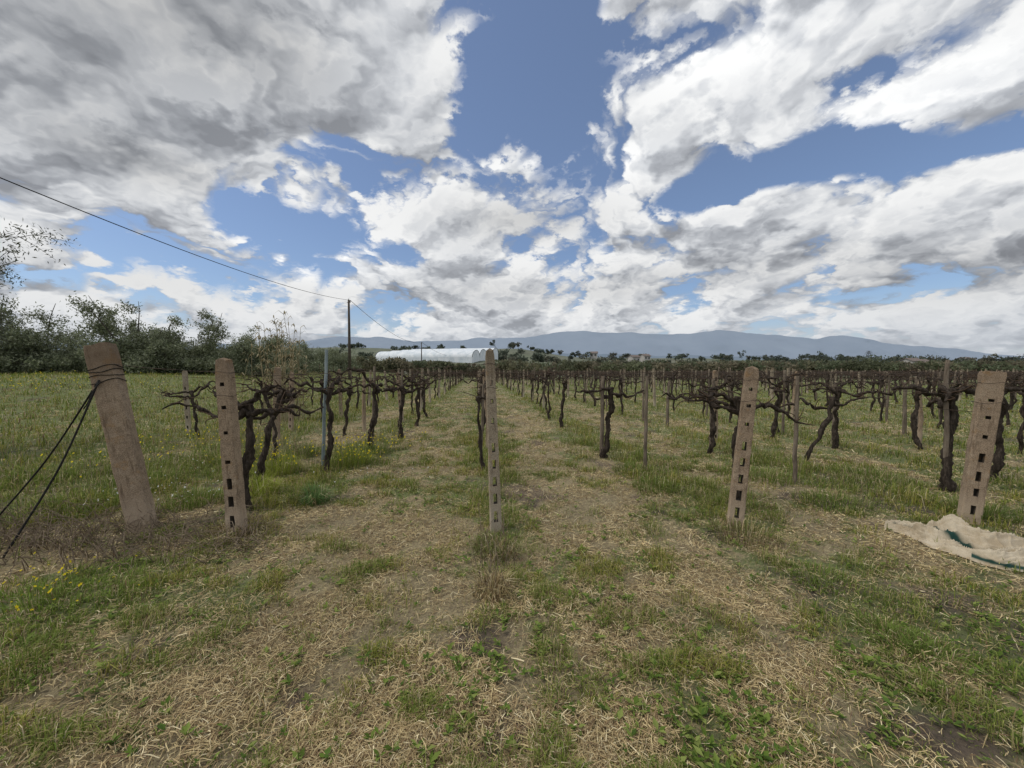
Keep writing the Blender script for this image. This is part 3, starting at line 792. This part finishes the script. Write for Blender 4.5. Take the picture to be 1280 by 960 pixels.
def olive(name, x, y, height, rad, seed, nleaf, L, w, spread, twigs=5, thick=1.0, show_twigs=True, base_h=.9, cols=OLC, low=False):
    r = np.random.default_rng(seed); z0 = float(H(x, y))
    root = bpy.data.objects.new(name, None); scene.collection.objects.link(root); root.location = (x, y, z0)
    b = Builder(); tips = []
    th = base_h
    Pt = catmull(np.array([[0, 0, -.2], [r.normal(0, .05), r.normal(0, .05), th*.4], [r.normal(0, .1), r.normal(0, .1), th]]), 5)
    add_tube(b, Pt, np.linspace(.26, .17, len(Pt))*thick, 9, .18)
    nl = 10 if low else 8
    for i in range(nl):
        a = 2*np.pi*i/(7 if low else 8)+r.normal(0, .25); el = r.uniform(.5, 1.4)
        if low and i >= 6: el = r.uniform(.0, .35)
        ln = (height-th)*r.uniform(.62, .98) if el > .9 else rad*r.uniform(.85, 1.2)
        d = np.array([math.cos(a)*math.cos(el), math.sin(a)*math.cos(el), math.sin(el)])
        k = 6; s = np.linspace(0, 1, k)
        Pl = Pt[-1]+d*(s*ln)[:, None]+np.cumsum(r.normal(0, .10, (k, 3)), axis=0)*s[:, None]
        add_tube(b, catmull(Pl, 3), np.linspace(.09, .018, (k-1)*3+1)*thick, 6, .1)
        for j in range(9):
            t = r.uniform(.2, 1); p = Pl[min(k-1, int(t*(k-1)))]
            dd = d*.5+r.normal(0, .75, 3); dd[2] = abs(dd[2])*.7+.1
            if low and (i >= 6 or r.random() < .3): dd[2] = r.uniform(-.5, .1)
            dd /= np.linalg.norm(dd); l2 = rad*r.uniform(.3, .62)
            k2 = 5; s2 = np.linspace(0, 1, k2)
            Pb = p+dd*(s2*l2)[:, None]+np.cumsum(r.normal(0, .05, (k2, 3)), axis=0)*s2[:, None]
            Pb[:, 2] = np.maximum(Pb[:, 2], .15)
            add_tube(b, Pb, np.linspace(.018, .006, k2)*thick, 5)
            for m_ in range(twigs):
                p3 = Pb[r.integers(1, k2)]; d3 = dd*.6+r.normal(0, .7, 3); d3 /= np.linalg.norm(d3); l3 = rad*r.uniform(.12, .34)
                Pc = p3+d3*(np.linspace(0, 1, 4)*l3)[:, None]+np.array([0, 0, -.08])*(np.linspace(0, 1, 4)**2)[:, None]
                if show_twigs: add_tube(b, Pc, np.linspace(.006, .0025, 4), 4)
                tips.extend(catmull(Pc, 2)[1:])
    b.obj("trunk_and_limbs", M_OBARK, True, root)
    tips = np.array(tips)
    V, F_, C = leaves_at(tips, nleaf, spread, L, w, cols, r)
    V[:, 2] = np.maximum(V[:, 2], .05)
    make_obj("foliage", V, [F_], M_LEAF, C, False, None, root)
    return root
olive("olive_tree", -11.5, 7.2, 5.9, 1.9, 306, 30000, .085, .021, .09, 7, .8, True, 1.6, OLN)
for i_, (px, Yd, hgt, rad) in enumerate([(-10, 24, 4.2, 2.8), (48, 25, 4.9, 2.3), (98, 30, 4.3, 2.2), (146, 25.5, 4.9, 1.7), (175, 25, 5.7, 1.6), (205, 28, 4.4, 1.8), (252, 28, 4.9, 1.8),
        (290, 33, 4.6, 2.0), (325, 30, 3.8, 1.8), (352, 38, 4.4, 2.2), (385, 46, 4.8, 2.5), (-70, 27, 4.6, 3), (420, 54, 4.2, 2.6), (225, 46, 4.4, 3.2), (310, 50, 4.6, 3.2)]):
    olive("olive_tree", (px-640)/480*Yd, Yd, hgt, rad, 310+i_, 15000, .20, .062, .17, 4, .7, False, .5, OLC, True)

# ------------------------------------------------------------------ tree masses
def tree_mass(name, items, per, leaf, cols, seed, var=.35):
    r = np.random.default_rng(seed); Vs = []; Fs = []; Cs = []; o = 0
    for (x, y, hgt, rad) in items:
        z0 = float(H(x, y)); n = per
        nb = 7
        bc = np.stack([r.normal(0, rad*.42, nb), r.normal(0, rad*.42, nb), hgt*r.uniform(.3, .82, nb)], -1); br = rad*r.uniform(.35, .6, nb)
        k = r.integers(0, nb, n); D = r.normal(0, 1, (n, 3)); D /= np.linalg.norm(D, axis=1, keepdims=True)
        c = bc[k]+D*(br[k]*r.uniform(.55, 1.08, n))[:, None]*np.array([1, 1, .85]); c[:, 2] = np.clip(c[:, 2], .1, hgt)
        c += np.array([x, y, z0])
        A = r.normal(0, 1, (n, 3)); A /= np.linalg.norm(A, axis=1, keepdims=True); B = np.cross(A, r.normal(0, 1, (n, 3))); B /= np.linalg.norm(B, axis=1, keepdims=True)
        l = leaf*r.uniform(.5, 1.4, (n, 1))
        Vs.append(np.stack([c-A*l, c+B*l*.45, c+A*l, c-B*l*.45], 1).reshape(-1, 3))
        Fs.append(np.arange(n*4).reshape(-1, 4)+o); o += n*4
        base = np.array(cols[r.integers(len(cols))])*r.uniform(1-var, 1+var)
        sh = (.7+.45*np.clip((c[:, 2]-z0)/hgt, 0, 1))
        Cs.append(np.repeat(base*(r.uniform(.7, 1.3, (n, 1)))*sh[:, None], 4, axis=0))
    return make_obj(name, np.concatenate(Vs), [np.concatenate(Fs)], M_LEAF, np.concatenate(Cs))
items = []
def hcap(px, Yd, h_):
    lim = 13 if px > 640 else (8 if 455 < px < 620 else 16)
    return min(h_, 1.6+lim*Yd/480*rng.uniform(.75, 1.05))
for _ in range(330):
    Yd = rng.uniform(66, 104); px = rng.uniform(380, 1420)
    items.append(((px-640)/480*Yd, Yd, hcap(px, Yd, rng.uniform(3.0, 4.6)), rng.uniform(1.8, 2.8)))
for px in np.arange(360, 1450, 14):
    Yd = rng.uniform(64, 70); items.append(((px+rng.normal(0, 5)-640)/480*Yd, Yd, hcap(px, Yd, rng.uniform(2.6, 3.6)), rng.uniform(1.6, 2.4)))
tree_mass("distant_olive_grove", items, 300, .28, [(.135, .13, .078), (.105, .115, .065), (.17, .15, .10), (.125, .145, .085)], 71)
items = []
for _ in range(260):
    Yd = rng.uniform(170, 330); px = rng.uniform(420, 1450)
    items.append(((px-640)/480*Yd, Yd, rng.uniform(2.5, 5), rng.uniform(2, 4)))
for px, h_ in ((616, 9), (640, 6), (648, 7), (700, 5), (716, 4), (927, 9), (1010, 6), (1025, 8), (1050, 6), (1120, 8), (1160, 7), (1240, 10), (1265, 9)):
    items.append(((px-640)/480*318, 318, h_, 2.6))
for px in np.arange(940, 1460, 6):
    Yd = rng.uniform(180, 240); items.append(((px-640)/480*Yd, Yd, rng.uniform(4, 9.0), rng.uniform(3, 5)))
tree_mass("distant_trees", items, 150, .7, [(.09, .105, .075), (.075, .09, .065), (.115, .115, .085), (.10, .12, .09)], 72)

# reed clump on the left
rb = Builder()
rx, ry = -7.3, 12.2
for _ in range(44):
    x = rx+rng.normal(0, .3); y = ry+rng.normal(0, .3); h_ = rng.uniform(1.6, 3.3); a_ = rng.uniform(0, 2*np.pi); ln = rng.uniform(.05, .35)
    P = catmull(np.array([[x, y, 0], [x+math.cos(a_)*ln*.2, y+math.sin(a_)*ln*.2, h_*.5], [x+math.cos(a_)*ln, y+math.sin(a_)*ln, h_]]), 5)
    add_tube(rb, P, np.linspace(.012, .005, len(P)), 5, 0, 0)
    for _l in range(12):
        p = P[rng.integers(4, len(P))]; t = rng.uniform(0, 2*np.pi); L = rng.uniform(.15, .4); w = .012
        d_ = np.array([math.cos(t), math.sin(t), 0]); s_ = np.array([-math.sin(t), math.cos(t), 0])*w
        V = [p-s_, p+s_, p+d_*L*.5+[0, 0, .10]+s_, p+d_*L*.5+[0, 0, .10]-s_, p+d_*L+[0, 0, -.03]]
        rb.add(V, [[0, 1, 2], [0, 2, 3], [3, 2, 4]], 0)
rb.obj("reed_clump", M_REED, False)

# ------------------------------------------------------------------ utility poles and cable
M_POLE = woodmat("utility_pole_wood", [(.05, .042, .035), (.09, .075, .06), (.14, .12, .1)], 8)
poles = [(-9.7, -16), (-15.2, 36), (-20.7, 88), (-26.2, 172)]
tops = []
for (x, y) in poles:
    z0 = float(H(x, y)); b = Builder()
    tz = {36: 8.15, 88: 8.0, 172: 8.4, -16: 8.0}[y]
    add_tube(b, [[0, 0, -.3], [0, 0, (tz-z0)*.5], [0, 0, tz-z0]], [.15, .12, .09], 10, .02)
    add_tube(b, [[-.16, 0, tz-z0-.22], [.16, 0, tz-z0-.22]], .03, 6)
    add_tube(b, [[.14, 0, tz-z0-.22], [.14, 0, tz-z0-.02]], [.035, .028], 8)
    add_tube(b, [[0, 0, tz-z0-.02], [0, 0, tz-z0+.12]], [.04, .03], 8)
    ob = b.obj("utility_pole", M_POLE); ob.location = (x, y, z0)
    tops.append((x+.14, y, tz-.02))
cb = Builder()
sags = [1.85, 1.3, 1.2]
for i_ in range(3):
    sagwire(tops[i_], tops[i_+1], [.014, .02, .03][i_], sags[i_], 50, cb, 6)
cb.obj("overhead_cable", M_RUB)

# ------------------------------------------------------------------ polytunnel greenhouse: low tunnels lying across the view
M_POLY, nt, bs = newmat("greenhouse_film", 0.5)
nt.links.new(ramp(nt, noise(nt, .6, 4, .6, objco(nt)), [(.35, (.60, .66, .70)), (.6, (.80, .83, .85))]), bs.inputs["Base Color"])
M_FRAME, nt, bs = newmat("greenhouse_frame", 0.6)
nt.links.new(ramp(nt, noise(nt, 3, 3, .6, objco(nt)), [(.4, (.08, .09, .10)), (.6, (.16, .17, .18))]), bs.inputs["Base Color"])
gh = bpy.data.objects.new("polytunnel_greenhouse", None); scene.collection.objects.link(gh)
gh.location = (-51.0, 150, 5.4); gh.rotation_euler = (0, 0, math.radians(-14))
fb = Builder(); mb = Builder()
th = np.linspace(0, np.pi, 17); LEN = 39.0
for i_ in range(4):
    yc = i_*8.3; z_ = .75*i_
    def arc(xv, off=0.0):
        return [[xv+.25*math.sin(t), yc-4.1*math.cos(t), z_+1.0+(2.55+off)*math.sin(t)] for t in th]
    xs_ = np.linspace(0, LEN, 14); P = []
    for xv in xs_: P += arc(xv)
    F_ = []
    for a_ in range(13):
        for c_ in range(16): F_.append([a_*17+c_, a_*17+c_+1, (a_+1)*17+c_+1, (a_+1)*17+c_])
    mb.add(P, F_, 0)
    for sy in (-4.1, 4.1):
        mb.add([[0, yc+sy, -3], [LEN, yc+sy, -3], [LEN, yc+sy, z_+1.0], [0, yc+sy, z_+1.0]], [[0, 1, 2, 3]], 0)
    for xv in (0.0, LEN):
        e = arc(xv); e2 = [[p[0], p[1], -3] for p in e]
        mb.add(e+e2, [[c_, c_+17, c_+18, c_+1] for c_ in range(16)], 0)
        add_tube(fb, arc(xv, .06), .10, 5)
    for q in (-4.1, -1.4, 1.4, 4.1):
        add_tube(fb, [[-.1, yc+q, -2.5], [-.1, yc+q, z_+1.0+2.5*math.sqrt(max(0, 1-(q/4.1)**2))]], .07, 5)
mb.obj("film_cover", M_POLY, True, gh); fb.obj("frame", M_FRAME, True, gh)

# ------------------------------------------------------------------ small distant farm houses and pylon
M_WALL, nt, bs = newmat("plaster_wall", 0.9)
nt.links.new(ramp(nt, noise(nt, 1.2, 4, .6, objco(nt)), [(.3, (.38, .36, .33)), (.7, (.50, .48, .45))]), bs.inputs["Base Color"])
M_ROOF, nt, bs = newmat("terracotta_roof", 0.9)
nt.links.new(ramp(nt, noise(nt, 2, 4, .6, objco(nt)), [(.3, (.16, .13, .115)), (.7, (.23, .19, .17))]), bs.inputs["Base Color"])
M_WIN, nt, bs = newmat("window_dark", 0.3)
nt.links.new(ramp(nt, noise(nt, 2, 2, .6, objco(nt)), [(.3, (.02, .025, .03)), (.7, (.05, .05, .055))]), bs.inputs["Base Color"])
def house(px, Yd, w, h_, dep, yaw=.2, lift=0.0):
    x = (px-640)/480*Yd; z = float(H(x, Yd))+lift
    root = bpy.data.objects.new("farm_house", None); scene.collection.objects.link(root); root.location = (x, Yd, z); root.rotation_euler = (0, 0, yaw)
    W, D = w/2, dep/2
    b = Builder()
    v = [[-W, -D, -3], [W, -D, -3], [W, D, -3], [-W, D, -3], [-W, -D, h_], [W, -D, h_], [W, D, h_], [-W, D, h_], [-W, 0, h_+D*.45], [W, 0, h_+D*.45]]
    b.add(v, [[0, 1, 5, 4], [1, 2, 6, 5], [2, 3, 7, 6], [3, 0, 4, 7]], 0); b.add(v, [[5, 6, 9], [7, 4, 8]], 0)
    b.obj("walls", M_WALL, False, root)
    e = .5; rb_ = Builder()
    for sg in (-1, 1):
        A = [[-W-e, sg*(D+e), h_-.12], [W+e, sg*(D+e), h_-.12], [W+e, 0, h_+D*.45+.12], [-W-e, 0, h_+D*.45+.12]]
        A2 = [[p[0], p[1], p[2]+.2] for p in A]
        rb_.add(A+A2, [[0, 1, 2, 3], [4, 5, 6, 7], [0, 1, 5, 4], [1, 2, 6, 5], [3, 0, 4, 7]], 0)
    rb_.obj("roof", M_ROOF, False, root)
    wbld = Builder(); nwin = max(2, int(w/3))
    for fl in range(max(1, int(h_//2.8))):
        for i in range(nwin):
            cx = -W+w*(i+.5)/nwin; cz = 1.0+2.8*fl
            wbld.add([[cx-.5, -D-.03, cz], [cx+.5, -D-.03, cz], [cx+.5, -D-.03, cz+1.3], [cx-.5, -D-.03, cz+1.3]], [[0, 1, 2, 3]], 0)
    wbld.obj("windows", M_WIN, False, root)
for px, Yd, w, h_ in ((792, 250, 6, 3.4), (806, 262, 5, 3), (742, 290, 5, 3), (1138, 170, 5.5, 3.4), (1150, 174, 4, 3), (1205, 230, 6, 4)):
    house(px, Yd, w, h_, 5, rng.normal(0, .4), .9)
py_b = Builder(); PX = (1085-640)/480*300; PYd = 300; pz = float(H(PX, PYd)); hh = 16.5-pz
def lv(z): return 2.0*(1-z/hh)**1.2+.3
zs = np.linspace(0, hh, 7)
for sx in (-1, 1):
    for sy in (-1, 1):
        add_tube(py_b, [[sx*lv(z), sy*lv(z), z] for z in zs], .16, 4)
for a_, b_ in zip(zs[:-1], zs[1:]):
    for s in (-1, 1):
        add_tube(py_b, [[-lv(a_), s*lv(a_), a_], [lv(b_), s*lv(b_), b_]], .09, 4); add_tube(py_b, [[lv(a_), s*lv(a_), a_], [-lv(b_), s*lv(b_), b_]], .09, 4)
for z, w in ((hh*.72, 3.4), (hh*.86, 2.8), (hh, 2.0)):
    add_tube(py_b, [[-w, 0, z], [0, 0, z+.3], [w, 0, z]], .14, 4)
ob = py_b.obj("electricity_pylon", M_FRAME); ob.location = (PX, PYd, pz)

# ------------------------------------------------------------------ mountains
def mountain(name, Yd, prof, col1, col2, seed, depth, rough=1.0):
    nx, ny = 480, 40
    Yb = Yd+depth
    xs = np.linspace(-2.2*Yb, 2.2*Yb, nx); ys = np.linspace(0, 1, ny)
    U, Vv = np.meshgrid(xs, ys)
    px = 640+480*xs/Yb
    hp = np.interp(px, [p[0] for p in prof], [p[1] for p in prof])
    crest = hp/480*Yb+CAM_H+20
    s = Yb/480
    crest = crest+(fbm(xs/(60*s), xs*0+seed, 6, seed)-.5)*16*s*rough
    shape = sstep(0, 1, Vv*1.0)
    rid = fbm(U/(26*s), Vv*5+seed, 5, seed+4)
    Z = np.maximum(crest, 1)[None, :]*shape*(1-.25*(1-Vv)*(rid-.2))
    Yc = Yd+Vv*depth+(rid-.5)*depth*.15
    V = np.stack([U, Yc, Z-20], -1).reshape(-1, 3)
    I, J = np.meshgrid(np.arange(nx-1), np.arange(ny-1)); b0 = (J*nx+I).ravel()
    m, nt, bs = newmat(name+"_slopes", 1.0)
    nt.links.new(ramp(nt, noise(nt, .0009, 7, .6, objco(nt)), [(.35, col1), (.65, col2)]), bs.inputs["Base Color"])  # distance haze is put into the bluish slope colours
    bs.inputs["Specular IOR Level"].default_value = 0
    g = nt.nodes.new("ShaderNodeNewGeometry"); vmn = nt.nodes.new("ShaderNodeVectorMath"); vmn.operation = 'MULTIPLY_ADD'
    nt.links.new(g.outputs["Normal"], vmn.inputs[0]); vmn.inputs[1].default_value = (.12, .12, .12); vmn.inputs[2].default_value = (0, -.5, .8)  # near-constant normal evens out the lighting to add to the painted haze
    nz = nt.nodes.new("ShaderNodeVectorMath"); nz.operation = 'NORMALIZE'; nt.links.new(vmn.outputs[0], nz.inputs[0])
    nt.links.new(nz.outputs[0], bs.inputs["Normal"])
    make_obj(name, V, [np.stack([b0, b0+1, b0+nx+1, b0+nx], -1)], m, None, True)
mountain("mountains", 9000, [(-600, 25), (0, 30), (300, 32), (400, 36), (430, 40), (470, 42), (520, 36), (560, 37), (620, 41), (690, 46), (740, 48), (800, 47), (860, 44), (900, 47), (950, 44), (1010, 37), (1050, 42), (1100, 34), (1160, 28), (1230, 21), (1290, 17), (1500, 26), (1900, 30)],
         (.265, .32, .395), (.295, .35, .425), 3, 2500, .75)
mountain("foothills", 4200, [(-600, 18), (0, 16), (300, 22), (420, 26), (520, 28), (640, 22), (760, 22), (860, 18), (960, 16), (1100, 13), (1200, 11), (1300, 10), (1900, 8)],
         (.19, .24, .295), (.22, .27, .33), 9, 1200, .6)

# ------------------------------------------------------------------ sun
SUN_EL, SUN_AZ = math.radians(55), math.radians(-100)
sd = Vector((math.sin(SUN_AZ)*math.cos(SUN_EL), math.cos(SUN_AZ)*math.cos(SUN_EL), math.sin(SUN_EL)))
sl = bpy.data.lights.new("sun", 'SUN'); sl.energy = 1.6; sl.angle = math.radians(22); sl.color = (1, .94, .84)
so = bpy.data.objects.new("sun", sl); scene.collection.objects.link(so)
so.rotation_euler = sd.to_track_quat('Z', 'Y').to_euler(); so.location = (0, 0, 50)

# ------------------------------------------------------------------ world: Nishita sky with cloud layer
w = bpy.data.worlds.new("World"); scene.world = w; w.use_nodes = True
try:
    w.cycles.sampling_method = 'MANUAL'; w.cycles.sample_map_resolution = 512
except Exception: pass
nt = w.node_tree; nt.nodes.clear()
out = nt.nodes.new("ShaderNodeOutputWorld"); bg = nt.nodes.new("ShaderNodeBackground"); nt.links.new(bg.outputs[0], out.inputs[0])
bg.inputs[1].default_value = 0.1
sky = nt.nodes.new("ShaderNodeTexSky"); sky.sky_type = 'NISHITA'; sky.sun_disc = False
sky.sun_elevation = SUN_EL; sky.sun_rotation = SUN_AZ; sky.air_density = 1.0; sky.dust_density = 0.8; sky.ozone_density = 2.0
D0 = nt.nodes.new("ShaderNodeTexCoord").outputs["Generated"]
def vm(op, a, b=None, sc=None):
    n = nt.nodes.new("ShaderNodeVectorMath"); n.operation = op
    for i, v in enumerate((a, b)):
        if v is None: continue
        if hasattr(v, "is_linked"): nt.links.new(v, n.inputs[i])
        else: n.inputs[i].default_value = tuple(v)
    if sc is not None:
        if hasattr(sc, "is_linked"): nt.links.new(sc, n.inputs["Scale"])
        else: n.inputs["Scale"].default_value = sc
    return n.outputs["Value"] if op in ('DOT_PRODUCT', 'LENGTH') else n.outputs["Vector"]
def density(dv, full=True):
    s = nt.nodes.new("ShaderNodeSeparateXYZ"); nt.links.new(dv, s.inputs[0])
    den = mathn(nt, 'ADD', mathn(nt, 'MAXIMUM', s.outputs[2], 0.0), 0.42)
    p = vm('SCALE', dv, None, mathn(nt, 'DIVIDE', 1.0, den))
    p = vm('MULTIPLY', p, (1.0, 1.0, 1.5))
    p = vm('ADD', p, (3.7, 1.3, 8.1))
    n1 = noise(nt, 2.1, 9 if full else 5, .58, p, 0.0)
    vo = nt.nodes.new("ShaderNodeTexVoronoi"); vo.feature = 'F1'
    vo.inputs["Scale"].default_value = 5.5; vo.inputs["Detail"].default_value = 2.5; vo.inputs["Roughness"].default_value = .55
    off = nt.nodes.new("ShaderNodeCombineXYZ")
    for q in range(3): nt.links.new(mathn(nt, 'MULTIPLY', n1, (.8, -.9, .7)[q]), off.inputs[q])
    nt.links.new(vm('ADD', p, off.outputs[0]), vo.inputs["Vector"])
    v = vo.outputs["Distance"]
    return mathn(nt, 'ADD', mathn(nt, 'MULTIPLY_ADD', n1, 1.35, -.175), mathn(nt, 'MULTIPLY', mathn(nt, 'SUBTRACT', 0.42, v), .30))
def blob(px, py, rx, ry, amp, ang=0.0):
    c = pdir(px, py); L = c.length; c = c.normalized()
    right = c.cross(Vector((0, 0, 1))).normalized(); up = right.cross(c)
    ca, sa = math.cos(ang), math.sin(ang)
    r2 = right*ca+up*sa; u2 = up*ca-right*sa
    k = 480*L
    a = vm('DOT_PRODUCT', D0, r2*(k/rx)); b = vm('DOT_PRODUCT', D0, u2*(k/ry))
    e = mathn(nt, 'MULTIPLY_ADD', a, a, mathn(nt, 'MULTIPLY', b, b))
    g = mathn(nt, 'POWER', math.exp(-1), e)
    f = mathn(nt, 'GREATER_THAN', vm('DOT_PRODUCT', D0, c), 0.0)
    return mathn(nt, 'MULTIPLY', g, f), amp
def total(lst):
    s = None
    for t in lst:
        g, amp = blob(*t)
        s = mathn(nt, 'MULTIPLY', g, amp) if s is None else mathn(nt, 'MULTIPLY_ADD', g, amp, s)
    return s
holes = [(690, 100, 85, 66, -.36), (595, 145, 40, 55, -.34), (695, 10, 50, 36, -.30), (310, 270, 46, 34, -.34), (400, 290, 80, 20, -.30), (430, 190, 60, 20, -.28, .1),
         (505, 320, 44, 16, -.28), (930, 226, 110, 26, -.38, .15), (1060, 190, 80, 22, -.34), (850, 252, 40, 20, -.28), (1190, 190, 70, 18, -.24), (1100, 90, 60, 22, -.16),
         (250, 60, 330, 130, .10), (480, 60, 90, 80, .08), (960, 60, 180, 60, .06)]
B = total(holes)
dens0 = density(D0, True)
Lup = Vector((-.35, -.1, 1.0)).normalized()*0.045
dup = vm('NORMALIZE', vm('ADD', D0, Lup))
dens1 = density(dup, False)
dens = mathn(nt, 'ADD', mathn(nt, 'ADD', dens0, B), 0.27)
cov = mrange(nt, dens, .42, .57)
thick = mrange(nt, dens, .55, 1.0)
lit = mathn(nt, 'MULTIPLY_ADD', mathn(nt, 'SUBTRACT', dens0, dens1), 2.8, 0.70, True)
val = mathn(nt, 'MULTIPLY_ADD', thick, -.40, lit, True)
ccol = ramp(nt, val, [(0.0, (2.9, 3.05, 3.35)), (.3, (4.2, 4.4, 4.75)), (.6, (6.4, 6.6, 6.9)), (.95, (9.0, 9.05, 9.05))])
shade = total([(260, 20, 330, 90, -.38), (60, 110, 170, 100, -.20), (190, 205, 90, 26, -.22), (655, 275, 90, 26, -.28), (640, 365, 200, 22, -.18), (920, 335, 180, 24, -.18), (1200, 345, 150, 36, -.26), (150, 345, 220, 40, -.14),
               (480, 110, 80, 60, .22), (400, 325, 80, 22, .26), (1160, 120, 130, 40, .16), (900, 60, 120, 50, .14), (700, 205, 130, 24, .2)])
shade = mathn(nt, 'ADD', shade, 1.0)
ccol = vm('SCALE', ccol, None, shade)
skyc = mix(nt, sky.outputs[0], (1.0, 1.07, 1.2), 1.0, 'MULTIPLY')
skyc = mix(nt, skyc, (4.6, 5.2, 6.0), .12)
c = mix(nt, skyc, ccol, cov)
sz = nt.nodes.new("ShaderNodeSeparateXYZ"); nt.links.new(D0, sz.inputs[0])
c = mix(nt, c, (5.0, 5.4, 5.95), mrange(nt, sz.outputs[2], .02, .16, .65, 0.0))
c = mix(nt, c, (2.0, 1.9, 1.4), mrange(nt, sz.outputs[2], -.05, 0.0, 1, 0.0))
nt.links.new(c, bg.inputs[0])

scene.view_settings.view_transform = 'Standard'
scene.view_settings.look = 'None'
scene.view_settings.exposure = 0
